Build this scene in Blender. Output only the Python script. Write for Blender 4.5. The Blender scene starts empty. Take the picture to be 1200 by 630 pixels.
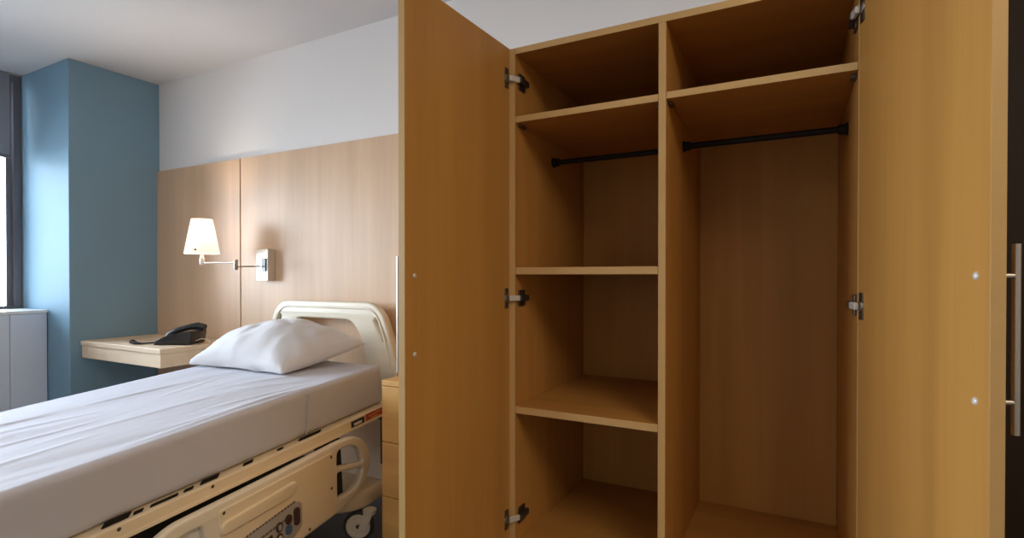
import bpy, bmesh, math, random
from mathutils import Vector, Matrix, noise
random.seed(7)
C = bpy.context.scene.collection
H = 1.17                        # eye height of the camera above the floor

# ------------------------------------------------------------------ materials
def new_mat(name):
    m = bpy.data.materials.new(name); m.use_nodes = True
    nt = m.node_tree; b = nt.nodes['Principled BSDF']
    return m, nt, b

def plain(name, col, rough=.5, metal=0.0, spec=.5, bump=0.0, bscale=200, var=0.0, vscale=3.0):
    m, nt, b = new_mat(name)
    b.inputs['Base Color'].default_value = (*col, 1)
    b.inputs['Roughness'].default_value = rough
    b.inputs['Metallic'].default_value = metal
    b.inputs['Specular IOR Level'].default_value = spec
    tc = nt.nodes.new('ShaderNodeTexCoord')
    n = nt.nodes.new('ShaderNodeTexNoise'); n.inputs['Scale'].default_value = vscale; n.inputs['Detail'].default_value = 4
    nt.links.new(tc.outputs['Object'], n.inputs['Vector'])
    mx = nt.nodes.new('ShaderNodeMixRGB'); mx.blend_type = 'MIX'
    mx.inputs[1].default_value = (*[c*(1-var) for c in col], 1); mx.inputs[2].default_value = (*[min(1, c*(1+var)) for c in col], 1)
    nt.links.new(n.outputs['Fac'], mx.inputs[0]); nt.links.new(mx.outputs[0], b.inputs['Base Color'])
    if bump:
        n2 = nt.nodes.new('ShaderNodeTexNoise'); n2.inputs['Scale'].default_value = bscale; n2.inputs['Detail'].default_value = 3
        nt.links.new(tc.outputs['Object'], n2.inputs['Vector'])
        bp = nt.nodes.new('ShaderNodeBump'); bp.inputs['Strength'].default_value = bump; bp.inputs['Distance'].default_value = .002
        nt.links.new(n2.outputs['Fac'], bp.inputs['Height']); nt.links.new(bp.outputs[0], b.inputs['Normal'])
    return m

def wood(name, col, axis='z', rough=.4, contrast=1.0, spec=.5):
    """beech-like laminate: long streaks along one axis, a fine pore grain on top"""
    m, nt, b = new_mat(name)
    tc = nt.nodes.new('ShaderNodeTexCoord')
    def grain(long, cross, detail, dist):
        mp = nt.nodes.new('ShaderNodeMapping')
        s = [cross]*3; s['xyz'.index(axis)] = long
        mp.inputs['Scale'].default_value = s
        nt.links.new(tc.outputs['Object'], mp.inputs['Vector'])
        n = nt.nodes.new('ShaderNodeTexNoise'); n.inputs['Scale'].default_value = 1; n.inputs['Detail'].default_value = detail
        n.inputs['Distortion'].default_value = dist
        nt.links.new(mp.outputs[0], n.inputs['Vector'])
        return n.outputs['Fac']
    broad = grain(.55, 9, 3, .5); fine = grain(3.0, 110, 3, .1)
    def mixc(fac, a, b_):
        r = nt.nodes.new('ShaderNodeValToRGB')
        r.color_ramp.elements[0].position = .3; r.color_ramp.elements[1].position = .7
        r.color_ramp.elements[0].color = (*a, 1); r.color_ramp.elements[1].color = (*b_, 1)
        nt.links.new(fac, r.inputs[0]); return r.outputs[0]
    k = .13*contrast
    a = mixc(broad, [c*(1-k*f) for c, f in zip(col, (.9, 1.1, 1.3))], [c*(1+k*.7) for c in col])
    f = mixc(fine, (1-.06*contrast,)*3, (1, 1, 1))
    mu = nt.nodes.new('ShaderNodeMixRGB'); mu.blend_type = 'MULTIPLY'; mu.inputs[0].default_value = 1
    nt.links.new(a, mu.inputs[1]); nt.links.new(f, mu.inputs[2])
    nt.links.new(mu.outputs[0], b.inputs['Base Color'])
    b.inputs['Roughness'].default_value = rough
    b.inputs['Specular IOR Level'].default_value = spec
    return m

WR = (.49, .242, .058); PN = (.68, .465, .30)
M = dict(
    wood_v=wood('beech_vertical', WR, 'z', .46, 1.0, .22), wood_x=wood('beech_across', WR, 'x', .46, 1.0, .22), wood_y=wood('beech_deep', WR, 'y', .46, 1.0, .22),
    panel=wood('pale_beech_panel', PN, 'z', .40, .8, .35), table_x=wood('pale_beech_table', (.84, .66, .47), 'x', .45, .7),
    cab_x=wood('beech_drawer', (.66, .38, .13), 'x', .46, .9, .3),
    edge=plain('edge_banding', (.40, .25, .095), .5, spec=.25, var=.06, vscale=20),
    dark_wood=wood('dark_walnut', (.024, .013, .007), 'z', .55, 1.2, .2),
    wall=plain('white_wall_paint', (.82, .80, .79), .8, bump=.05, bscale=300, var=.015),
    ceil=plain('ceiling_paint', (.66, .645, .645), .9, bump=.04, bscale=260, var=.012),
    band=plain('board_edge_banding', (.60, .385, .155), .45, var=.06, vscale=20),
    plate=plain('satin_lamp_plate', (.66, .62, .55), .35, .35, var=.02),
    screw=plain('zinc_screw', (.62, .58, .52), .42, .2, var=.03),
    tan=plain('tan_wall_paint', (.50, .40, .30), .8, bump=.05, bscale=300, var=.02),
    blue=plain('blue_semigloss_paint', (.215, .345, .445), .42, spec=.015, bump=.03, bscale=240, var=.03),
    floor=plain('grey_vinyl', (.075, .07, .068), .45, bump=.06, bscale=120, var=.18, vscale=26),
    metal=plain('brushed_steel', (.42, .38, .33), .34, 1.0, var=.05, vscale=30),
    chrome=plain('polished_nickel', (.36, .32, .28), .3, 1.0, var=.03),
    dkmetal=plain('dark_hinge_metal', (.13, .11, .09), .35, .85, var=.1, vscale=40),
    black=plain('black_plastic', (.012, .012, .014), .28, var=.1),
    blackm=plain('matt_black_tube', (.010, .007, .006), .6, spec=.25, var=.1),
    cream=plain('cream_moulded_plastic', (.82, .75, .60), .38, bump=.03, bscale=500, var=.02),
    cream2=plain('tan_cream_plastic', (.84, .71, .50), .42, bump=.03, bscale=500, var=.03),
    white_pl=plain('white_plastic', (.80, .80, .78), .4, var=.01),
    greyp=plain('grey_label', (.42, .39, .36), .5, var=.04, vscale=30),
    ink=plain('printed_ink', (.16, .12, .09), .5, var=.05),
    maroon=plain('dark_brown_print', (.07, .035, .03), .4, var=.05),
    bluebtn=plain('blue_button', (.08, .13, .22), .4, var=.05),
    red=plain('red_sticker', (.52, .06, .03), .45, var=.25, vscale=60),
    yell=plain('orange_print', (.75, .33, .10), .5, var=.1),
    frame=plain('dark_window_aluminium', (.15, .14, .15), .4, .3, var=.05),
    grey_cab=plain('pale_grey_lacquer', (.66, .73, .84), .42, var=.015),
    tyre=plain('grey_rubber', (.05, .045, .04), .6, var=.1),
    skirt=plain('taupe_skirting', (.30, .27, .25), .5, var=.05),
    dark=plain('dark_steel_frame', (.03, .027, .024), .55, var=.1),
)
def fabric(name, col, wr=1.0):
    m, nt, b = new_mat(name)
    b.inputs['Base Color'].default_value = (*col, 1); b.inputs['Roughness'].default_value = .9
    b.inputs['Specular IOR Level'].default_value = .15
    b.inputs['Sheen Weight'].default_value = .1
    tc = nt.nodes.new('ShaderNodeTexCoord')
    wv = nt.nodes.new('ShaderNodeTexNoise'); wv.inputs['Scale'].default_value = 420
    mp = nt.nodes.new('ShaderNodeMapping'); mp.inputs['Scale'].default_value = (4, 1.3, 4); mp.inputs['Rotation'].default_value = (0, 0, .35)
    nt.links.new(tc.outputs['Object'], mp.inputs['Vector'])
    cr = nt.nodes.new('ShaderNodeTexNoise'); cr.inputs['Scale'].default_value = 2.2; cr.inputs['Detail'].default_value = 5; cr.inputs['Distortion'].default_value = .8
    nt.links.new(mp.outputs[0], cr.inputs['Vector']); nt.links.new(tc.outputs['Object'], wv.inputs['Vector'])
    b1 = nt.nodes.new('ShaderNodeBump'); b1.inputs['Strength'].default_value = .35*wr; b1.inputs['Distance'].default_value = .012
    b2 = nt.nodes.new('ShaderNodeBump'); b2.inputs['Strength'].default_value = .12; b2.inputs['Distance'].default_value = .001
    nt.links.new(cr.outputs['Fac'], b1.inputs['Height']); nt.links.new(wv.outputs['Fac'], b2.inputs['Height'])
    nt.links.new(b1.outputs[0], b2.inputs['Normal']); nt.links.new(b2.outputs[0], b.inputs['Normal'])
    return m
M['sheet'] = fabric('white_cotton_sheet', (.545, .55, .605), .8)
M['pillow'] = fabric('white_pillowcase', (.68, .675, .69), .9)

def glass_mat():
    m, nt, b = new_mat('window_glass'); out = nt.nodes['Material Output']
    nt.nodes.remove(b)
    t = nt.nodes.new('ShaderNodeBsdfTransparent'); t.inputs[0].default_value = (.93, .96, .96, 1)
    g = nt.nodes.new('ShaderNodeBsdfGlossy'); g.inputs['Roughness'].default_value = .02
    fr = nt.nodes.new('ShaderNodeFresnel'); fr.inputs[0].default_value = 1.45
    mx = nt.nodes.new('ShaderNodeMixShader')
    nt.links.new(fr.outputs[0], mx.inputs[0]); nt.links.new(t.outputs[0], mx.inputs[1]); nt.links.new(g.outputs[0], mx.inputs[2])
    nt.links.new(mx.outputs[0], out.inputs[0]); return m
M['glass'] = glass_mat()

def emit_mat(name, col, strength, diffuse=None):
    m, nt, b = new_mat(name)
    b.inputs['Base Color'].default_value = (*(diffuse or col), 1)
    b.inputs['Emission Color'].default_value = (*col, 1); b.inputs['Emission Strength'].default_value = strength
    return m
def translucent(name, col, trans, emit=None):
    m, nt, b = new_mat(name); out = nt.nodes['Material Output']
    b.inputs['Base Color'].default_value = (*col, 1); b.inputs['Roughness'].default_value = .8; b.inputs['Specular IOR Level'].default_value = .2
    if emit: b.inputs['Emission Color'].default_value = (*emit[0], 1); b.inputs['Emission Strength'].default_value = emit[1]
    t = nt.nodes.new('ShaderNodeBsdfTranslucent'); t.inputs[0].default_value = (*col, 1)
    mx = nt.nodes.new('ShaderNodeMixShader'); mx.inputs[0].default_value = trans
    nt.links.new(b.outputs[0], mx.inputs[1]); nt.links.new(t.outputs[0], mx.inputs[2]); nt.links.new(mx.outputs[0], out.inputs[0])
    return m
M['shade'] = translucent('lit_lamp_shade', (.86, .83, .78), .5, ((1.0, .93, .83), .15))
M['blind'] = translucent('grey_blind_fabric', (.30, .305, .34), .035)
M['bulb'] = emit_mat('lit_bulb', (1.0, .82, .62), 300.0)
M['diffuser'] = emit_mat('fill_panel_diffuser', (1.0, .86, .68), 1.0)

# ------------------------------------------------------------------ helpers
def empty(name, loc, label, cat, group=None):
    o = bpy.data.objects.new(name, None); C.objects.link(o); o.location = loc; o.empty_display_size = .1
    o['label'] = label; o['category'] = cat
    if group: o['group'] = group
    return o

def origin(o):
    p = Vector((0, 0, 0))
    while o is not None: p += o.location; o = o.parent
    return p

def link(name, bm, mat, parent=None, smooth=False, at=None, angle=None):
    """bm holds WORLD coordinates; the object is placed so that they stay there"""
    me = bpy.data.meshes.new(name)
    base = origin(parent) if parent else Vector(at or (0, 0, 0))
    bmesh.ops.translate(bm, verts=bm.verts, vec=-base)
    bmesh.ops.recalc_face_normals(bm, faces=bm.faces)
    bm.to_mesh(me); bm.free()
    mats = mat if isinstance(mat, (list, tuple)) else [mat]
    for k in mats: me.materials.append(M[k])
    if smooth:
        for p in me.polygons: p.use_smooth = True
        if angle: me.set_sharp_from_angle(angle=math.radians(angle))
    o = bpy.data.objects.new(name, me); C.objects.link(o)
    if parent: o.parent = parent
    else: o.location = base
    return o

def structure(name, bm, mat, **k):
    o = link(name, bm, mat, **k); o['kind'] = 'structure'; return o

def add_box(bm, a, b, T=None, bev=0.0, seg=2):
    """axis box between corners a,b, optional transform T(x,y,z)->world, bevelled edges"""
    x0, y0, z0 = [min(p, q) for p, q in zip(a, b)]; x1, y1, z1 = [max(p, q) for p, q in zip(a, b)]
    vs = [bm.verts.new(p) for p in ((x0,y0,z0),(x1,y0,z0),(x1,y1,z0),(x0,y1,z0),(x0,y0,z1),(x1,y0,z1),(x1,y1,z1),(x0,y1,z1))]
    fs = [bm.faces.new([vs[i] for i in q]) for q in ((0,3,2,1),(4,5,6,7),(0,1,5,4),(1,2,6,5),(2,3,7,6),(3,0,4,7))]
    allv = set(vs)
    if bev:
        es = {e for f in fs for e in f.edges}
        r = bmesh.ops.bevel(bm, geom=list(es), offset=bev, segments=seg, affect='EDGES', profile=.5)
        allv = {v for f in r['faces'] for v in f.verts} | {v for v in allv if v.is_valid}
    if T:
        for v in allv: v.co = Vector(T(*v.co))
    return bm

def box(a, b, T=None, bev=.0012, seg=2):
    return add_box(bmesh.new(), a, b, T, bev, seg)

def add_tube(bm, pts, r, n=12, cap=True, radii=None):
    pts = [Vector(p) for p in pts]; rings = []
    up = None
    for i, p in enumerate(pts):
        d = (pts[min(i+1, len(pts)-1)] - pts[max(i-1, 0)]).normalized()
        if up is None:
            up = Vector((0, 0, 1)) if abs(d.z) < .9 else Vector((1, 0, 0))
        s = d.cross(up).normalized(); up = s.cross(d).normalized()
        rr = radii[i] if radii else r
        rings.append([bm.verts.new(p + (s*math.cos(t) + up*math.sin(t))*rr) for t in [2*math.pi*k/n for k in range(n)]])
    for a, b in zip(rings, rings[1:]):
        for k in range(n): bm.faces.new((a[k], a[(k+1) % n], b[(k+1) % n], b[k]))
    if cap:
        bm.faces.new(rings[0][::-1]); bm.faces.new(rings[-1])
    return bm

def tube(pts, r, n=12, radii=None): return add_tube(bmesh.new(), pts, r, n, True, radii)

def add_lathe(bm, c, prof, n=32, axis='z', T=None):
    """profile of (radius, height) turned round an axis through c"""
    rings = []
    for r, h in prof:
        ring = []
        for k in range(n):
            t = 2*math.pi*k/n; x, y = r*math.cos(t), r*math.sin(t)
            p = (x, y, h) if axis == 'z' else (h, x, y) if axis == 'x' else (x, h, y)
            p = Vector(c) + Vector(p)
            ring.append(bm.verts.new(T(*p) if T else p))
        rings.append(ring)
    for a, b in zip(rings, rings[1:]):
        for k in range(n): bm.faces.new((a[k], a[(k+1) % n], b[(k+1) % n], b[k]))
    if prof[0][0] > 1e-5: bm.faces.new(rings[0][::-1])
    if prof[-1][0] > 1e-5: bm.faces.new(rings[-1])
    bmesh.ops.remove_doubles(bm, verts=bm.verts, dist=1e-6)
    return bm

def round_poly(pts, r, seg=6):
    """round the corners of a closed polygon; r one number or one per corner"""
    out = []; n = len(pts)
    for i, p in enumerate(pts):
        p = Vector((p[0], p[1])); a = Vector(pts[i-1][:2]); b = Vector(pts[(i+1) % n][:2])
        rr = r[i] if isinstance(r, (list, tuple)) else r
        u, v = (a-p), (b-p); k = min(rr, u.length*.48, v.length*.48)
        if k < 1e-5: out.append((p.x, p.y)); continue
        s, e = p + u.normalized()*k, p + v.normalized()*k
        for j in range(seg+1):
            t = j/seg; q = s*(1-t)**2 + p*2*t*(1-t) + e*t*t
            out.append((q.x, q.y))
    return out

def plate(outer, holes, thick, bev, T):
    """solid plate with rounded rim and holes: outline in (x,y), local z is the thickness (0..thick); T maps to world"""
    cu = bpy.data.curves.new('tmp', 'CURVE'); cu.dimensions = '2D'; cu.fill_mode = 'BOTH'
    cu.extrude = max(thick/2 - bev, .0001); cu.bevel_depth = bev; cu.bevel_resolution = 3; cu.offset = -bev
    for loop in [outer] + holes:
        sp = cu.splines.new('POLY'); sp.points.add(len(loop)-1); sp.use_cyclic_u = True
        for q, pt in zip(sp.points, loop): q.co = (pt[0], pt[1], 0, 1)
    ob = bpy.data.objects.new('tmp', cu); C.objects.link(ob)
    me = bpy.data.meshes.new_from_object(ob.evaluated_get(bpy.context.evaluated_depsgraph_get()))
    bm = bmesh.new(); bm.from_mesh(me)
    bpy.data.objects.remove(ob); bpy.data.curves.remove(cu); bpy.data.meshes.remove(me)
    bmesh.ops.remove_doubles(bm, verts=bm.verts, dist=1e-5)
    for v in bm.verts: v.co = Vector(T(v.co.x, v.co.y, v.co.z + thick/2))
    return bm

def lerp(a, b, t): return a + (b-a)*t

# ------------------------------------------------------------------ the room
CE = 2.515; WY = 2.17; WX = -4.60; RX = 1.9; BY = -2.9
structure('floor', box((WX-.3, BY-.1, -.1), (RX+.1, WY+.1, 0), bev=0), 'floor')
structure('ceiling', box((WX-.3, BY-.1, CE), (RX+.1, WY+.1, CE+.1), bev=0), 'ceil')
structure('wall_back', box((WX-.3, WY, 0), (RX+.1, WY+.12, CE), bev=0), 'wall')
structure('wall_right', box((RX, BY-.1, 0), (RX+.12, WY, CE), bev=0), 'tan')
structure('wall_front', box((WX-.3, BY-.12, 0), (RX+.1, BY, CE), bev=0), 'wall')
WIN0, WIN1, SILL, HEAD = -2.3, 1.632, .95, 2.505
bm = bmesh.new()
add_box(bm, (WX-.25, BY, 0), (WX, WY, SILL-.01)); add_box(bm, (WX-.25, BY, HEAD), (WX, WY, CE))
add_box(bm, (WX-.25, BY, SILL-.01), (WX, WIN0, HEAD)); add_box(bm, (WX-.25, WIN1, SILL-.01), (WX, WY, HEAD))
structure('wall_left', bm, 'wall')
structure('wall_column', box((WX, 1.636, 0), (-3.96, WY, CE), bev=.004), 'blue')

# timber cladding on the head wall, in two boards with a dark shadow gap between
PY = 2.150
structure('trim_1', box((-3.958, PY, .08), (-3.056, WY-.001, 1.902), bev=.0015), 'panel')
structure('trim_2', box((-3.046, PY, .08), (-.80, WY-.001, 1.902), bev=.0015), 'panel')
structure('trim_3', box((-3.056, PY+.012, .08), (-3.046, WY-.001, 1.898), bev=0), 'dark_wood')
structure('baseboard_back', box((-3.958, WY-.016, 0), (-.80, WY-.001, .078), bev=.002), 'skirt')
# dark timber door to the right of the wardrobe
structure('door_1', box((.32, WY-.045, .005), (1.24, WY-.005, 2.10), bev=.003), 'dark_wood')
bm = bmesh.new()
add_box(bm, (.24, WY-.055, 0), (.315, WY-.001, 2.18), bev=.003); add_box(bm, (1.245, WY-.055, 0), (1.32, WY-.001, 2.18), bev=.003)
add_box(bm, (.24, WY-.055, 2.105), (1.32, WY-.001, 2.18), bev=.003)
structure('trim_4', bm, 'dark_wood')

# window: dark aluminium frame with mullions, a pane in each bay
bm = bmesh.new()
FX0, FX1 = WX-.07, WX+.012
add_box(bm, (FX0, WIN0, SILL), (FX1, WIN1, SILL+.02), bev=.002)
add_box(bm, (FX0, WIN0, HEAD-.05), (FX1, WIN1, HEAD), bev=.002)
bays = [1.632, .36, -.95, -2.3]
for i, y in enumerate(bays):
    a, b = (y-.042, y) if i == 0 else (y-.03, y+.03) if i < 3 else (y, y+.05)
    add_box(bm, (FX0, a, SILL+.02), (FX1, b, HEAD-.05), bev=.002)
    if i == 0:
        add_box(bm, (FX0+.01, a-.03, SILL+.02), (FX1-.03, a, HEAD-.05), bev=.002)
win = structure('window_1', bm, 'frame')
for i in range(3):
    bm = box((WX-.045, bays[i+1]+.03, SILL+.02), (WX-.039, bays[i]-.042, HEAD-.05), bev=0)
    link('pane', bm, 'glass', parent=win)

# roller blinds pulled a third of the way down
for i in range(3):
    y1 = bays[i]-(.066 if i == 0 else .034); y0 = bays[i+1]+.034
    lab = ('grey fabric roller blind half lowered in the window beside the blue column',
           'grey roller blind in the middle bay of the window, outside the picture',
           'grey roller blind in the window bay farthest from the blue column')[i]
    t = empty('roller_blind', (WX+.026, (y0+y1)/2, 1.946), lab, 'blind', 'roller blinds in the window')
    link('blind_fabric', box((WX+.024, y0, 1.965), (WX+.027, y1, CE-.012), bev=0), 'blind', t)
    link('bottom_bar', box((WX+.019, y0, 1.946), (WX+.033, y1, 1.966), bev=.003), 'frame', t)

# low cabinet under the window
t = empty('window_cabinet', (-4.42, -.3, 0), 'low pale grey cabinet along the wall under the window', 'cabinet')
link('body', box((WX+.002, WIN0, .03), (-4.262, 1.634, .932), bev=.002), 'grey_cab', t)
link('countertop', box((WX+.013, WIN0, .932), (-4.238, 1.634, .952), bev=.003), 'white_pl', t)
ys = [1.632, 1.447, .80, .15, -.50, -1.15, -1.80, WIN0]
for a, b in zip(ys, ys[1:]):
    link('front_panel', box((-4.262, b+.0015, .08), (-4.242, a-.0015, .930), bev=.0015), 'grey_cab', t)
link('plinth', box((-4.30, WIN0, 0), (-4.285, 1.634, .078), bev=.001), 'frame', t)

# ------------------------------------------------------------------ wardrobe
XL, XR, FY, BK = -.780, .137, 1.500, 2.123       # clear inside, front plane, back board
D1, D2 = -.331, -.3105                             # divider
ZT, ZF = 1.871, .315                              # underside of the top, inner floor
PT = .020
w = empty('wardrobe', ((XL+XR)/2, 1.81, 0), 'tall beech wardrobe standing open and empty with shelves and hanging rails', 'wardrobe')
def wp(name, a, b, mat, bev=.001):
    bm = box(a, b, bev=bev); bm.normal_update()
    for f in bm.faces:
        f.material_index = 1 if f.normal.y < -.5 and name not in ('back_panel', 'plinth') else 0      # front edge carries the lighter edge banding
    return link(name, bm, [mat, 'band'], w)
wp('side_panel', (XL-PT, FY, 0), (XL, WY-.025, ZT+PT), 'wood_v')
wp('side_panel', (XR, FY, 0), (XR+PT, WY-.025, ZT+PT), 'wood_v')
wp('top_panel', (XL+.0005, FY, ZT), (XR-.0005, WY-.026, ZT+PT), 'wood_x')
wp('bottom_panel', (XL+.0005, FY+.001, ZF-PT), (XR-.0005, BK, ZF), 'wood_x')
wp('back_panel', (XL+.0005, BK, .10), (XR-.0005, BK+.012, ZT), 'wood_v')
wp('divider', (D1, FY, ZF), (D2, BK, ZT), 'wood_v')
wp('plinth', (XL+.0005, FY+.03, .0), (XR-.0005, FY+.05, ZF-PT), 'wood_x')
def shelf(x0, x1, z0, z1): return wp('shelf', (x0+.0008, FY+.0015, z0), (x1-.0008, BK, z1), 'wood_x', .0012)
ZA0, ZA1 = 1.17+.3235*1.5, 1.17+.337*1.5
shelf(XL, D1, ZA0, ZA1)
shelf(D2, XR, 1.17+.3257*1.5, 1.17+.3385*1.5)
shelf(XL, D1, 1.17+.0028*1.5, 1.17+.0178*1.5)
shelf(XL, D1, 1.17-.2916*1.5, 1.17-.2767*1.5)
# small dark shelf pins under the upper shelves
for x, s, z in ((XL, 1, ZA0), (D1, -1, ZA0), (D2, 1, 1.17+.3257*1.5), (XR, -1, 1.17+.3257*1.5)):
    bm = box((x, FY+.025, z-.010), (x+s*.012, FY+.06, z-.0005), bev=.002)
    link('shelf_pin', bm, 'dkmetal', w)
# hanging rails on round end brackets
for xa, xb, y, z in ((XL, D1, 1.805, 1.585), (D2, XR, 1.765, 1.583)):
    bm = tube([(xa+.002, y, z), (xb-.002, y, z)], .0092, 18)
    r = link('hanging_rail', bm, 'blackm', w, smooth=True, angle=40)
    for x, s in ((xa, 1), (xb, -1)):
        bm = add_lathe(bmesh.new(), (x, y, z), [(.0175, 0), (.0175, s*.005), (.0145, s*.008), (.014, s*.022), (.012, s*.024), (.0095, s*.024)], 24, 'x')
        link('rail_bracket', bm, 'blackm', r, smooth=True, angle=40)

AL, AR, DL = math.radians(2.85), math.radians(14.25), .489
ZD0, ZD1 = ZF-PT-.004, ZT+PT
def door(hx, ang, side):
    """side -1: left door (hinged left), +1 right door. local: x along the door away from the hinge, y out of the inner face (thickness), z up"""
    d = Vector((side*math.sin(ang), -math.cos(ang), 0)); n = Vector((side*math.cos(ang), math.sin(ang)*1, 0))
    o = Vector((hx, FY-.002, 0))
    T = lambda x, y, z: o + d*x + n*y + Vector((0, 0, z))
    r = link('door', box((0, 0, ZD0), (DL, .020, ZD1), T, bev=.0012), 'wood_v', w)
    # pale edge band on the free edge
    link('edge_band', box((DL, .0002, ZD0+.0005), (DL+.001, .0198, ZD1-.0005), T, bev=.0003), 'edge', r)
    zc = 1.17 - .0966; bx = DL - .034
    for zz in (1.17-.0003, 1.17-.193):
        bm = add_lathe(bmesh.new(), (0, 0, 0), [(.0001, -.0032), (.004, -.0030), (.0062, -.0012), (.0065, .0005)], 16, 'y', lambda x, y, z, zz=zz: T(bx+x, y, zz+z))
        link('screw', bm, 'screw', r, smooth=True, angle=50)
    bm = tube([T(bx, .052, zc-.145), T(bx, .052, zc+.145)], .0055, 16)
    for zz in (1.17-.0003, 1.17-.193): add_tube(bm, [T(bx, .019, zz), T(bx, .050, zz)], .0045, 12)
    link('handle', bm, 'metal', r, smooth=True, angle=40)
    # concealed hinges: cup plate on the door, arm, mounting plate on the carcass side
    s = -side                                       # direction into the wardrobe
    for zz in (1.792, 1.099, .398):
        bm = bmesh.new()
        add_box(bm, (.010, -.003, zz-.032), (.031, .001, zz+.032), T, bev=.002)            # flange
        hg = link('hinge', bm, 'dkmetal', w)
        bm = bmesh.new()
        add_lathe(bm, (.020, 0, zz), [(.0125, -.0045), (.0135, -.002), (.0135, .0005)], 20, 'y', T)
        link('hinge_cup', bm, 'metal', hg, smooth=True, angle=40)
        cx = XL if side < 0 else XR
        bm = bmesh.new()
        W = lambda x, y, z: Vector((cx + s*x, y, z))
        add_box(bm, (.0005, FY+.020, zz-.026), (.006, FY+.062, zz+.026), W, bev=.002)
        add_box(bm, (.005, FY+.010, zz-.010), (.018, FY+.070, zz+.010), W, bev=.003)
        link('mounting_plate', bm, 'dkmetal', hg)
        bm = bmesh.new()
        p0 = T(.018, -.010, zz); p1 = W(.012, FY+.020, zz)
        dd = (p1-p0); L = dd.length; dd.normalize(); nn = Vector((-dd.y, dd.x, 0))
        add_box(bm, (0, -.005, -.009), (L, .005, .009), lambda x, y, z: p0 + dd*x + nn*y + Vector((0, 0, z)), bev=.003)
        link('hinge_arm', bm, 'screw', hg)
    return r
door(XL-.018, AL, -1)
door(XR+.001, AR, 1)

# ------------------------------------------------------------------ bedside cabinet behind the left door
t = empty('bedside_cabinet', (-1.25, 1.92, 0), 'beech bedside drawer cabinet between the bed head and the wardrobe', 'cabinet')
cx0, cx1, cy0, cy1 = -1.507, -1.02, 1.70, 2.145
link('body', box((cx0+.001, cy0+.020, .06), (cx1-.001, cy1, .716), bev=.001), 'cab_x', t)
link('top', box((cx0, cy0-.002, .716), (cx1, cy1, .738), bev=.002), 'cab_x', t)
link('plinth', box((cx0+.02, cy0+.05, 0), (cx1-.02, cy1, .06), bev=.001), 'cab_x', t)
for a, b in ((.4845, .7135), (.2585, .4805), (.064, .2545)):
    d = link('drawer', box((cx0, cy0, a), (cx1, cy0+.019, b), bev=.0012), 'cab_x', t)
    bm = tube([(-1.33, cy0-.03, (a+b)/2), (-1.20, cy0-.03, (a+b)/2)], .005, 12)
    for x in (-1.32, -1.21): add_tube(bm, [(x, cy0+.001, (a+b)/2), (x, cy0-.03, (a+b)/2)], .004, 10)
    link('drawer_handle', bm, 'metal', d, smooth=True, angle=40)

# ------------------------------------------------------------------ wall mounted desk shelf in the alcove
t = empty('wall_desk', (-3.52, 1.92, .655), 'pale wood wall-mounted desk shelf in the corner by the blue column', 'desk')
link('top', box((-3.956, 1.690, .735), (-3.090, 2.149, .763), bev=.002), 'table_x', t)
link('drawer_front', box((-3.952, 1.696, .657), (-3.108, 1.714, .733), bev=.0015), 'table_x', t)
link('side_board', box((-3.108, 1.6945, .657), (-3.0935, 2.149, .7345), bev=.0015), 'table_x', t)
link('bottom_board', box((-3.952, 1.714, .657), (-3.108, 2.149, .668), bev=.001), 'table_x', t)

# ------------------------------------------------------------------ telephone on the desk shelf
pc = Vector((-3.245, 1.905, .763)); ax = Vector((.885, .466, 0)); ay = Vector((-.466, .885, 0))
TP = lambda x, y, z: pc + ax*x + ay*y + Vector((0, 0, z))
t = empty('telephone', pc, 'black desk telephone with its handset resting on the cradle, on the desk shelf', 'telephone')
def prism(profile, y0, y1, T, bev=.004):
    bm = bmesh.new()
    a = [bm.verts.new((x, y0, z)) for x, z in profile]; b = [bm.verts.new((x, y1, z)) for x, z in profile]
    bm.faces.new(a[::-1]); bm.faces.new(b); n = len(a)
    for k in range(n): bm.faces.new((a[k], a[(k+1) % n], b[(k+1) % n], b[k]))
    if bev: bmesh.ops.bevel(bm, geom=list(bm.edges), offset=bev, segments=3, affect='EDGES', profile=.5)
    for v in bm.verts: v.co = Vector(T(*v.co))
    return bm
body = [(-.120, .002), (.092, .002), (.104, .074), (.088, .084), (.0, .066), (-.06, .048), (-.112, .024)]
link('body', prism(body, -.085, .075, TP), 'black', t, smooth=True, angle=30)
bm = bmesh.new()
for i in range(3):
    for j in range(4):
        x, y = -.085 + j*.020, -.060 + i*.024
        z = lerp(.024, .056, (x+.112)/.09)
        add_box(bm, (x-.006, y-.008, z-.003), (x+.006, y+.008, z+.006), TP, bev=.002)
kp = link('keypad', bm, 'greyp', t)
bm = tube([TP(-.116, .04, .036), TP(-.095, .04, .052), TP(-.05, .04, .076), TP(.02, .04, .096), TP(.07, .04, .102), TP(.112, .04, .092)], .016, 14, radii=[.017, .022, .018, .018, .023, .021])
add_tube(bm, [TP(-.095, .04, .052), TP(-.090, .04, .036)], .02, 14); add_tube(bm, [TP(.085, .04, .098), TP(.088, .04, .078)], .02, 14)
hs = link('handset', bm, 'black', t, smooth=True, angle=40)
pts = []
for k in range(150):                                 # coiled cord bunched on the desk
    s = k/149; x = -.125 - .16*s + .0; y = .01 - .07*math.sin(s*2.6); a = s*2*math.pi*24
    rr = .0032 + .013*max(0, (s-.5))*1.3
    pts.append(TP(x + .002*math.cos(a), y + rr*math.cos(a)*1.9, .0045 + rr + rr*math.sin(a)))
link('coiled_cord', tube(pts, .0022, 6), 'black', t, smooth=True)
bm = tube([TP(.095, -.03, .02), TP(.125, -.02, .032), TP(.150, .0, .024), TP(.150, .03, .0025), TP(.12, .09, .0025), TP(.07, .15, .0025)], .0022, 8)
link('line_cord', bm, 'cream', t, smooth=True)

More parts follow.
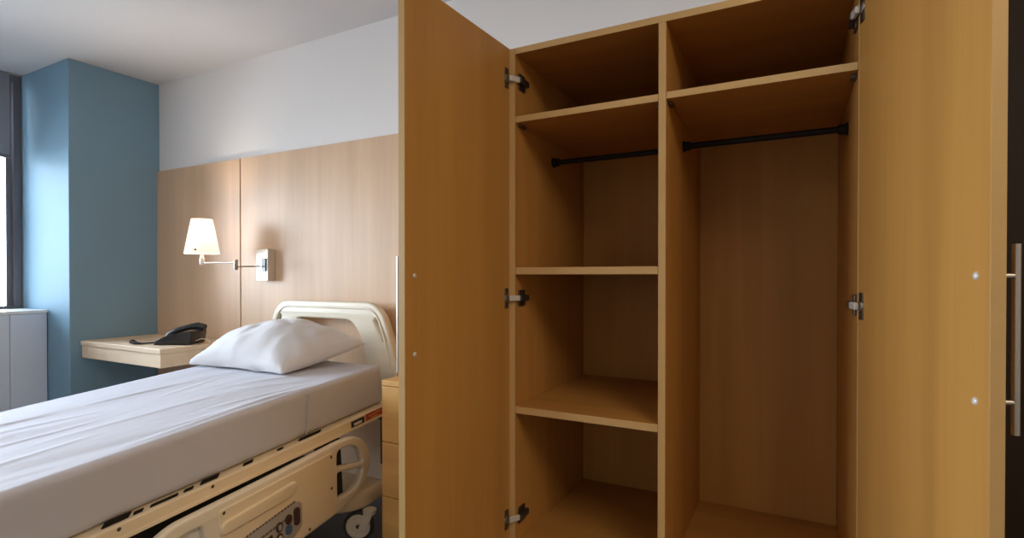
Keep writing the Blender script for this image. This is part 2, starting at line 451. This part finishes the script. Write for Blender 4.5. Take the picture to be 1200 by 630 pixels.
# ------------------------------------------------------------------ swing-arm reading lamp
LY = 1.93
t = empty('wall_lamp', (-2.80, PY, 1.14), 'lit swing-arm wall lamp with a white tapered shade on the wood panelling', 'lamp')
link('wall_plate', box((-2.835, 2.098, 1.140), (-2.728, 2.1495, 1.330), bev=.004), 'plate', t)
link('switch', box((-2.776, 2.092, 1.195), (-2.742, 2.099, 1.272), bev=.002), 'black', t)
P0 = Vector((-2.810, 2.098, 1.226)); P1 = Vector((-2.800, 1.945, 1.222)); P1u = P1 + Vector((0, 0, .022)); P2 = Vector((-3.090, LY, 1.247))
link('arm', tube([P0, P1], .0042, 12), 'chrome', t, smooth=True, angle=40)
link('arm', tube([P1u, P2], .0042, 12), 'chrome', t, smooth=True, angle=40)
link('joint', add_lathe(bmesh.new(), P1, [(.0095, -.018), (.0105, -.015), (.0105, .037), (.0095, .040)], 16), 'chrome', t, smooth=True, angle=40)
link('lamp_holder', add_lathe(bmesh.new(), P2, [(.012, -.012), (.014, -.008), (.014, .03), (.010, .032), (.010, .075), (.015, .078), (.015, .115)], 18), 'white_pl', t, smooth=True, angle=40)
sb, stp = P2.z+.054, P2.z+.258
bm = bmesh.new()
add_lathe(bm, (P2.x, P2.y, 0), [(.0935, sb), (.056, stp), (.0545, stp), (.0915, sb), (.0935, sb)], 48)
link('lamp_shade', bm, 'shade', t, smooth=True, angle=40)
bm = bmesh.new(); 
for k in range(3):
    a = 2*math.pi*k/3 + .4
    add_tube(bm, [P2+Vector((0, 0, .110)), P2+Vector((.080*math.cos(a), .080*math.sin(a), .115))], .0015, 6)
link('shade_carrier', bm, 'chrome', t, smooth=True)
link('bulb', add_lathe(bmesh.new(), P2, [(.012, .115), (.02, .135), (.029, .165), (.024, .195), (.01, .208), (.0, .210)], 18), 'bulb', t, smooth=True)
vd = Vector((-P2.x, -P2.y, 0)).normalized(); sd = Vector((-vd.y, vd.x, 0))
q = Vector((P2.x, P2.y, sb+.02)) + vd*.086 - sd*.034
link('shade_knob', add_lathe(bmesh.new(), q, [(.0, -.006), (.006, -.004), (.006, .004), (0, .006)], 12), 'dkmetal', t, smooth=True)

# ------------------------------------------------------------------ the hospital bed
BR = Vector((-1.740, 1.960, -.425 + H))              # head end, right upper edge of the mattress
bu = Vector((-.04850, .99654, .06806)).normalized()   # towards the head; the deck is tipped a little head-up
bl = Vector((.99882, .04861, 0)).normalized()         # towards the right side
bh = bl.cross(bu).normalized()
B = lambda u, v, h: BR + bu*u + bl*v + bh*h           # deck frame
bg = Vector((bu.x, bu.y, 0)).normalized()
BASE = Vector((BR.x, BR.y, 0))
G = lambda u, v, z: BASE + bg*u + bl*v + Vector((0, 0, z))   # floor frame
bed = empty('hospital_bed', G(-1.0, -.45, 0), 'cream hospital bed with lowered side rail and moulded headboard', 'bed')

# deck frame under the mattress: hollow rails with a channel on the outside
bm = bmesh.new()
for v0, v1 in ((-.045, .030), (-.93, -.855)):
    add_box(bm, (-2.06, v0, -.236), (.02, v1, -.186), B, bev=.006, seg=3)
add_box(bm, (-.04, -.90, -.232), (.02, 0, -.19), B, bev=.005); add_box(bm, (-2.06, -.90, -.232), (-2.0, 0, -.19), B, bev=.005)
for u in (-.5, -.95, -1.45): add_box(bm, (u-.03, -.90, -.228), (u+.03, 0, -.195), B, bev=.004)
deck = link('deck_frame', bm, 'cream2', bed)
for u, l, hh in ((-.475, .055, .009), (-.62, .012, .006), (-.76, .018, .009), (-.905, .030, .012), (-.975, .014, .008), (-1.05, .040, .007), (-1.125, .012, .008), (-1.185, .034, .014), (-1.36, .05, .01)):  # thin black boxes stand in for the shade in gaps under the mattress
    link('gap_shade', box((u-l, .0068, -.187), (u+l, .0135, -.186+hh), lambda x, y, z, u=u: B(x + (z+.187)*.8, y, z), bev=.0012), 'blackm', deck)
for u in (-.905, -1.185, -1.40):
    bm = add_lathe(bmesh.new(), (0, 0, 0), [(.0001, .0315), (.004, .0315), (.006, .030), (.006, .028)], 12, 'x', lambda x, y, z, u=u: B(u+y, x, -.199+z))
    link('frame_bolt', bm, 'dkmetal', deck, smooth=True, angle=40)
link('rail_lip', box((-2.0, .029, -.234), (.015, .0335, -.222), B, bev=.0015), 'cream2', deck)
# stickers at the head end of the rail
s1 = link('red_sticker', box((-.165, .030, -.226), (-.045, .0312, -.190), B, bev=.0003), 'red', bed)
bm = bmesh.new()
for u, l, z in ((-.145, .05, -.203), (-.095, .035, -.199), (-.13, .06, -.215)): add_box(bm, (u, .0311, z-.003), (u+l, .0318, z+.003), B, bev=0)
link('sticker_print', bm, 'yell', s1)
s2 = link('black_label', box((-.258, .030, -.228), (-.172, .0312, -.194), B, bev=.0003), 'dark', bed)
bm = bmesh.new(); add_box(bm, (-.240, .0311, -.217), (-.190, .0318, -.205), B, bev=0)
link('label_print', bm, 'white_pl', s2)

# side rail, lowered: moulded panel with a looped grip at each end
TR = lambda x, y, z: B(x, .036 + z, y)                 # outline (u, h); thickness outwards
outer = [(-1.17, -.50), (-1.17, -.30), (-1.08, -.246), (-.70, -.243), (-.36, -.236), (-.262, -.246), (-.198, -.315), (-.180, -.385), (-.222, -.468), (-.335, -.518), (-.47, -.532), (-1.05, -.565)]
rr = [.07, .08, .05, .1, .06, .05, .05, .06, .06, .06, .1, .06]
up_hole = round_poly([(-.392, -.336), (-.388, -.272), (-.31, -.270), (-.258, -.305), (-.238, -.372)], [.012, .02, .03, .03, .012], 5)
lo_hole = round_poly([(-.398, -.468), (-.392, -.360), (-.242, -.396), (-.262, -.452), (-.31, -.472)], [.02, .012, .012, .03, .03], 5)
lf_hole = round_poly([(-1.115, -.44), (-1.115, -.335), (-1.06, -.292), (-.972, -.289), (-.958, -.46)], [.03, .04, .04, .02, .03], 5)
rail = link('side_rail', plate(round_poly(outer, rr, 6), [up_hole, lo_hole, lf_hole], .034, .009, TR), 'cream', bed, smooth=True, angle=45)
def rail_box(name, u0, u1, h0, h1, z0, z1, mat, par, bev=.002): return link(name, box((u0, .036+z0, h0), (u1, .036+z1, h1), B, bev=bev), mat, par)
inset = link('rail_cover', plate(round_poly([(-.928, -.545), (-.922, -.268), (-.415, -.262), (-.418, -.518)], .012, 4), [], .010, .003, lambda x, y, z: TR(x, y, z+.030)), 'cream2', rail, smooth=True, angle=45)
link('lit_view_plate', plate(round_poly([(-1.118, -.46), (-1.118, -.33), (-1.06, -.287), (-.965, -.285), (-.950, -.47)], .02, 4), [], .003, .0008, lambda x, y, z: TR(x, y, z+.001)), 'white_pl', rail)  # white plate stands in for the bright, lit view through the rail opening
# raised lozenge on the cover
bm = plate(round_poly([(-.925, -.352), (-.918, -.308), (-.62, -.293), (-.605, -.315), (-.64, -.346)], .02, 5), [], .016, .007, lambda x, y, z: TR(x, y, z+.034))
link('raised_grip', bm, 'cream2', rail, smooth=True, angle=60)
for u, h in ((-.905, -.280), (-.430, -.278), (-.436, -.405), (-.560, -.512)):
    bm = add_lathe(bmesh.new(), (0, 0, 0), [(.0001, .0422), (.004, .0418), (.006, .040), (.006, .038)], 12, 'x', lambda x, y, z, u=u, h=h: B(u+y, .036+x, h+z))
    link('cover_screw', bm, 'dkmetal', rail, smooth=True, angle=40)
# control label: grey field, dark bar, printed lines, five push buttons
lab = link('control_label', plate(round_poly([(-.885, -.540), (-.875, -.405), (-.612, -.375), (-.592, -.390), (-.594, -.480), (-.70, -.540)], .018, 5), [], .0022, .0006, lambda x, y, z: TR(x, y, z+.0395)), 'greyp', bed, smooth=True, angle=45)
link('label_bar', plate([(-.882, -.532), (-.880, -.474), (-.730, -.442), (-.728, -.486)], [], .0012, .0003, lambda x, y, z: TR(x, y, z+.0412)), 'maroon', lab)
bm = bmesh.new()
def dash(u, h, l, th, sl=.10): 
    add_box(bm, (0, .0760, -th/2), (l, .0784, th/2), lambda x, y, z: B(u+x, y, h+z+x*sl), bev=0)
random.seed(3); u = -.845
while u < -.62:
    l = random.uniform(.006, .013); dash(u, lerp(-.400, -.372, (u+.845)/.225), l, .006); u += l+.004
link('label_text', bm, 'ink', lab); bm = bmesh.new()
u = -.775
while u < -.665:
    l = random.uniform(.008, .016); dash(u, lerp(-.432, -.418, (u+.775)/.11), l, .008); u += l+.003
link('label_text', bm, 'ink', lab)
def pill(u, h, ru, rh, mat, lit=None):
    n = 20; pts = [(u+ru*math.cos(2*math.pi*k/n), h + (rh-ru)*(1 if math.sin(2*math.pi*k/n) >= 0 else -1) + ru*math.sin(2*math.pi*k/n)) for k in range(n)]
    o = link('button', plate(pts, [], .007, .0018, lambda x, y, z: TR(x, y, z+.0405)), mat, lab, smooth=True, angle=45)
    if lit:
        pts = [(u+(x-u)*.55, h+(y-h)*.6) for x, y in pts]
        link('button_symbol', plate(pts, [], .0012, .0003, lambda x, y, z: TR(x, y, z+.0472)), lit, lab)
pill(-.620, -.430, .014, .034, 'maroon')
pill(-.658, -.423, .014, .018, 'maroon'); pill(-.660, -.460, .014, .019, 'bluebtn')
pill(-.700, -.432, .014, .018, 'maroon', 'greyp'); pill(-.702, -.472, .014, .018, 'maroon', 'cream2')
# arm that carries the rail, dark mechanism seen through the grip
link('rail_arm', box((-.42, -.03, -.50), (-.305, .012, -.25), B, bev=.006), 'dark', bed)
# lifting frame and base
bm = bmesh.new()
add_box(bm, (-1.75, -.82, .34), (-.35, -.76, .40), G, bev=.006); add_box(bm, (-1.75, -.14, .34), (-.35, -.08, .40), G, bev=.006)
for u in (-1.6, -.5):
    for v in (-.79, -.19):
        add_tube(bm, [G(u, v, .20), G(u+.12, v, .33), G(u, v, .475+u*.068)], .025, 12)
link('lift_frame', bm, 'dark', bed)
base_out = round_poly([(-1.98, -.83), (-1.98, -.07), (-1.6, -.07), (-1.5, -.16), (-.36, -.16), (-.268, .062), (-.03, .062), (-.03, -.962), (-.268, -.962), (-.36, -.74), (-1.5, -.74), (-1.6, -.83)], [.08, .08, .06, .06, .08, .12, .05, .05, .12, .08, .06, .06], 6)
link('base_cover', plate(base_out, [], .080, .022, lambda x, y, z: G(x, y, z+.138)), 'cream2', bed, smooth=True, angle=45)
def castor(u, v, ang):
    c = G(u, v, 0); ca, sa = math.cos(ang), math.sin(ang)
    K = lambda x, y, z: c + Vector((x*ca - y*sa, x*sa + y*ca, z))
    bm = bmesh.new()
    add_lathe(bm, (0, 0, .066), [(.0001, -.0125), (.040, -.0125), (.050, -.015), (.060, -.015), (.066, -.009), (.066, .009), (.060, .015), (.050, .015), (.040, .0125), (.0001, .0125)], 32, 'y', K)
    cs = link('castor', bm, ['tyre'], bed, smooth=True, angle=40)
    bm = bmesh.new()
    for s in (-1, 1):
        add_lathe(bm, (0, 0, .066), [(.010, s*.0165), (.014, s*.0185), (.020, s*.0185), (.024, s*.0155), (.037, s*.0150), (.041, s*.0185), (.049, s*.0185), (.053, s*.0155), (.054, s*.0125)], 32, 'y', K)
    link('wheel_disc', bm, 'cream', cs, smooth=True, angle=30)
    bm = add_lathe(bmesh.new(), (0, 0, .066), [(.0001, -.020), (.008, -.0195), (.0098, -.017), (.0098, .017), (.008, .0195), (.0001, .020)], 16, 'y', K)
    link('axle_bolt', bm, 'dkmetal', cs, smooth=True, angle=40)
    bm = bmesh.new()
    for s in (-1, 1):
        add_box(bm, (.005, s*.019, .052), (.045, s*.025, .134), lambda x, y, z: K(x + (z-.066)*.35, y, z), bev=.003)
    add_lathe(bm, (.048, 0, 0), [(.028, .118), (.030, .122), (.030, .136), (.022, .140)], 20, 'z', K)
    link('fork', bm, 'cream', cs, smooth=True, angle=40)
castor(-.200, .034, .52); castor(-.200, -.93, .4); castor(-1.80, -.13, .3); castor(-1.80, -.77, .5)

# headboard: moulded frame with an opening and two grip recesses
HX = -2.215; HY = 2.052
TH = lambda x, y, z: Vector((HX + x, HY + z, y))
sil = [(-.50, .50), (-.487, .715), (-.445, .868), (-.398, .985), (-.330, 1.033), (.330, 1.033), (.398, .985), (.445, .868), (.487, .715), (.50, .50)]
sil_r = [.03, .05, .08, .06, .05, .05, .06, .08, .05, .03]
hole = round_poly([(-.32, .58), (-.308, .72), (-.272, .845), (-.225, .942), (.190, .942), (.262, .845), (.298, .72), (.31, .58)], [.03, .05, .06, .045, .05, .06, .05, .03], 6)
def slot(s):
    a, b = Vector((s*.352, .955)), Vector((s*.418, .838)); d = (b-a).normalized(); n = Vector((-d.y, d.x))*.016
    return round_poly([tuple(a-n), tuple(a+n), tuple(b+n), tuple(b-n)], .014, 5)
hb = link('headboard', plate(round_poly(sil, sil_r, 6), [hole, slot(1), slot(-1)], .034, .010, TH), 'cream', bed, smooth=True, angle=45)
inner = [(x*.985, y-.008 if y > .6 else y+.01) for x, y in sil]
link('back_shell', plate(round_poly(inner, sil_r, 6), [hole], .018, .005, lambda x, y, z: TH(x, y, z+.034)), 'cream', hb, smooth=True, angle=45)
bead = round_poly([(-.455, .715), (-.412, .862), (-.368, .965), (-.315, 1.003), (.315, 1.003), (.368, .965), (.412, .862), (.455, .715)], [.0, .06, .05, .04, .04, .05, .06, .0], 5)
link('moulded_bead', tube([TH(x, y, .001) for x, y in bead], .0065, 10), 'cream', hb, smooth=True, angle=60)
for x in (-.40, .40): link('headboard_post', box((x-.025, .010, .22), (x+.025, .034, .56), lambda a, b, c: Vector((HX+a, HY+b, c)), bev=.004), 'dark', bed)
# power lead hanging from the head end of the frame
pts = [B(-.075, .010, -.225), B(-.060, .045, -.25), B(-.062, .05, -.34), B(-.075, .045, -.43), B(-.070, .04, -.50), B(-.04, .01, -.54)]
link('power_lead', tube(pts, .0045, 8), 'black', bed, smooth=True)

# ------------------------------------------------------------------ mattress under a tucked white sheet
# soft drag creases: from (along, across) to (along, across), half width, height
CREASES = ((-.43, -.035, -.95, -.085, .011, .007), (-.40, -.075, -.80, -.16, .010, .006), (-.52, -.05, -1.15, -.05, .009, .006), (-.34, -.25, -.62, -.42, .012, .005),
           (-.55, -.62, -.92, -.66, .012, .007), (-.95, -.52, -1.35, -.60, .012, .006), (-1.02, -.40, -1.45, -.44, .010, .007), (-1.05, -.66, -1.5, -.70, .012, .007),
           (-.70, -.28, -1.2, -.34, .014, .005), (-.45, -.55, -.75, -.50, .010, .005), (-1.1, -.24, -1.6, -.22, .012, .006), (-.36, -.12, -.60, -.30, .010, .005))
def soft_block(u0, u1, v0, v1, h0, h1, nu, nv, nh, rnd, amp):
    """closed rounded block of fine quads with long soft wrinkles on the top"""
    bm = bmesh.new(); cache = {}
    def vert(i, j, k):
        key = (i, j, k)
        if key in cache: return cache[key]
        u, v, h = lerp(u0, u1, i/nu), lerp(v0, v1, j/nv), lerp(h0, h1, k/nh)
        p = Vector((u, v, h))
        c = Vector((min(max(u, u0+rnd), u1-rnd), min(max(v, v0+rnd), v1-rnd), min(max(h, h0+rnd), h1-rnd)))
        d = p-c
        if d.length > 1e-6 and sum(abs(x) > 1e-6 for x in d) > 1: p = c + d.normalized()*rnd
        topness = max(0, (p.z-(h1-rnd*1.2))/(rnd*1.2))
        # drag lines running mostly along the bed, some fanning to the near corner
        q = Vector((p.x*1.1 + p.y*.35, p.y*6.5 - p.x*1.2, .3))
        ridge = 0.0
        for (ua, va, ub, vb, wd_, am) in CREASES:
            t = min(1, max(0, ((p.x-ua)*(ub-ua) + (p.y-va)*(vb-va))/((ub-ua)**2+(vb-va)**2)))
            dx, dy = p.x-lerp(ua, ub, t), p.y-lerp(va, vb, t)
            ridge += am*math.exp(-(dx*dx*.25+dy*dy)/wd_**2)*.55*math.sin(math.pi*min(1, t*.9+.1))**.5
        w1 = noise.noise(q*1.25); w2 = noise.noise(Vector((p.x*2.0, p.y*14 - p.x*3, 4.0)))
        p.z += topness*(amp*(w1*.8 + .45*max(0, w2)) + ridge)
        side = 1-topness
        if abs(d.y) > 1e-6:
            p.y += math.copysign(1, d.y)*side*(.003*noise.noise(Vector((p.x*3, p.z*7, 9))) + .0025*noise.noise(Vector((p.x*14, p.z*3, 2))))
        cache[key] = bm.verts.new(B(*p)); return cache[key]
    for k in (0, nh):
        for i in range(nu):
            for j in range(nv): bm.faces.new((vert(i,j,k), vert(i+1,j,k), vert(i+1,j+1,k), vert(i,j+1,k)))
    for i in range(nu):
        for k in range(nh):
            for j in (0, nv): bm.faces.new((vert(i,j,k), vert(i+1,j,k), vert(i+1,j,k+1), vert(i,j,k+1)))
    for j in range(nv):
        for k in range(nh):
            for i in (0, nu): bm.faces.new((vert(i,j,k), vert(i,j+1,k), vert(i,j+1,k+1), vert(i,j,k+1)))
    return bm
mroot = empty('mattress', B(-1.0, -.45, -.18), 'white-sheeted mattress lying on the cream hospital bed', 'mattress')
link('mattress_core', box((-1.995, -.892, -.178), (-.006, -.008, -.012), B, bev=.02, seg=3), 'white_pl', mroot)
link('fitted_sheet', soft_block(-2.0, .0, -.90, .0, -.182, .0, 200, 110, 18, .022, .006), 'sheet', mroot, smooth=True)
# pressed fold of the sheet running down the near side
pts = [B(-.455 - .028*k/29 + .0015*math.sin(k*.9), .0022 + .0008*math.sin(k*.7), lerp(-.018, -.176, k/29)) for k in range(30)]
link('sheet_fold', tube(pts, .0026, 8), 'sheet', mroot, smooth=True)

# ------------------------------------------------------------------ pillow
def pillow():
    bm = bmesh.new(); n = 56
    # corners in bed coordinates: near-left, near-right, far-right, far-left
    NL, NR, FR, FL = Vector((-.345, -.915, .018)), Vector((-.345, -.270, .014)), Vector((.020, -.105, .092)), Vector((.030, -.80, .085))
    grid = {}
    for side in (1, -1):
        for i in range(n+1):
            for j in range(n+1):
                a, b = i/n, j/n
                if side < 0 and (i in (0, n) or j in (0, n)): grid[(side, i, j)] = grid[(1, i, j)]; continue
                p = NL.lerp(NR, a).lerp(FL.lerp(FR, a), b)
                ea, eb = 4*a*(1-a), 4*b*(1-b)
                # seams pulled in between the corners
                p.x += (.022*ea)*(1-2*b)*abs(1-2*b); p.y += (.030*eb)*(1-2*a)*abs(1-2*a)
                f = (ea**(.34 if a < .5 else .46))*(eb**.40)
                if side > 0:
                    ridge = .150*f*(.86+.14*eb) + .018*f*math.exp(-((a-.60)/.25)**2)
                    wr = .012*noise.noise(Vector((a*13, b*4, 1)))*f*(1.3-a) + .012*noise.noise(Vector((a*5+b*3, b*5, 6)))
                    edge = (1-f)*.006*math.sin(a*31+b*9)*(ea*eb)**.25
                    p.z += ridge + wr + edge
                else:
                    p.z = max(.004, p.z - .060*f) if b < .75 else p.z - .060*f
                    p.z = max(p.z, .011)
                grid[(side, i, j)] = bm.verts.new(B(*p))
    for side in (1, -1):
        for i in range(n):
            for j in range(n):
                q = [grid[(side, i, j)], grid[(side, i+1, j)], grid[(side, i+1, j+1)], grid[(side, i, j+1)]]
                bm.faces.new(q if side > 0 else q[::-1])
    return bm
po = link('pillow', pillow(), 'pillow', None, smooth=True, at=B(-.16, -.55, 0))
po['label'] = 'plump white pillow leaning on the headboard of the bed'; po['category'] = 'pillow'

# ------------------------------------------------------------------ added ceiling panels out of view, fill light for the room
FILL_PANELS = ((.95, .05, 'added square fill light panel on the ceiling to the right of the camera, near the open wardrobe', 25),
         (-2.2, -1.5, 'added square fill light panel on the ceiling over the foot of the bed, behind the camera', 19))
for lx, ly, lab_, en in FILL_PANELS:
    t = empty('fill_panel', (lx, ly, CE), lab_, 'fill light', 'added fill light panels on the ceiling')
    link('housing', box((lx-.60, ly-.60, CE-.04), (lx+.60, ly+.60, CE), bev=.004), 'white_pl', t)
    link('diffuser', box((lx-.57, ly-.57, CE-.046), (lx+.57, ly+.57, CE-.0405), bev=.002), 'diffuser', t)

def light(name, kind, loc, energy, col, size=.1, rot=(0, 0, 0), **k):
    l = bpy.data.lights.new(name, kind); l.energy = energy; l.color = col
    if kind == 'POINT': l.shadow_soft_size = size
    if kind == 'AREA': l.shape = k.get('shape', 'DISK'); l.size = size; l.size_y = k.get('size_y', size)
    o = bpy.data.objects.new(name, l); C.objects.link(o); o.location = loc; o.rotation_euler = rot
    return o
for lx, ly, lab_, en in FILL_PANELS: light('fill_light', 'AREA', (lx, ly, CE-.05), en, (1.0, .86, .71), 1.1, shape='SQUARE')  # soft fill from the added, unseen panels
pt = light('window_portal', 'AREA', (WX-.08, (WIN0+WIN1)/2, (SILL+1.97)/2), 1, (1, 1, 1), WIN1-WIN0, (0, math.radians(-90), 0), shape='RECTANGLE', size_y=1.0)
pt.data.size = 1.03; pt.data.size_y = WIN1-WIN0; pt.data.cycles.is_portal = True

# ------------------------------------------------------------------ sky: bright overcast, darker ground below the horizon
wd = bpy.data.worlds.new('overcast'); bpy.context.scene.world = wd; wd.use_nodes = True
nt = wd.node_tree; bgd = nt.nodes['Background']
tc = nt.nodes.new('ShaderNodeTexCoord'); sx = nt.nodes.new('ShaderNodeSeparateXYZ'); nt.links.new(tc.outputs['Generated'], sx.inputs[0])
mr = nt.nodes.new('ShaderNodeMapRange'); mr.inputs['From Min'].default_value = -1; mr.inputs['From Max'].default_value = 1
nt.links.new(sx.outputs['Z'], mr.inputs[0])
cr = nt.nodes.new('ShaderNodeValToRGB'); e = cr.color_ramp.elements
e[0].position = .0; e[0].color = (.28, .29, .32, 1)
e[1].position = 1.0; e[1].color = (.62, .78, 1.0, 1)
for p, c in ((.44, (.41, .44, .48, 1)), (.49, (.84, .91, 1.03, 1)), (.62, (.80, .89, 1.04, 1))):
    q = cr.color_ramp.elements.new(p); q.color = c
nt.links.new(mr.outputs[0], cr.inputs[0]); nt.links.new(cr.outputs[0], bgd.inputs['Color'])
bgd.inputs['Strength'].default_value = 31.0

# ------------------------------------------------------------------ camera
cam = bpy.data.cameras.new('camera'); co = bpy.data.objects.new('camera', cam); C.objects.link(co)
co.location = (0, 0, H); co.rotation_euler = (math.radians(90-.44), 0, .4851)
cam.sensor_width = 36; cam.sensor_fit = 'HORIZONTAL'; cam.lens = 623.39/1200*36; cam.shift_y = 12.78/1200
cam.clip_start = .02
sc = bpy.context.scene; sc.camera = co
sc.view_settings.view_transform = 'Standard'; sc.view_settings.look = 'None'; sc.view_settings.gamma = 1
sc.view_settings.use_curve_mapping = False; sc.view_settings.exposure = 0.0
sc.cycles.use_denoising = True
sc.cycles.max_bounces = 10; sc.cycles.diffuse_bounces = 7; sc.cycles.transparent_max_bounces = 12
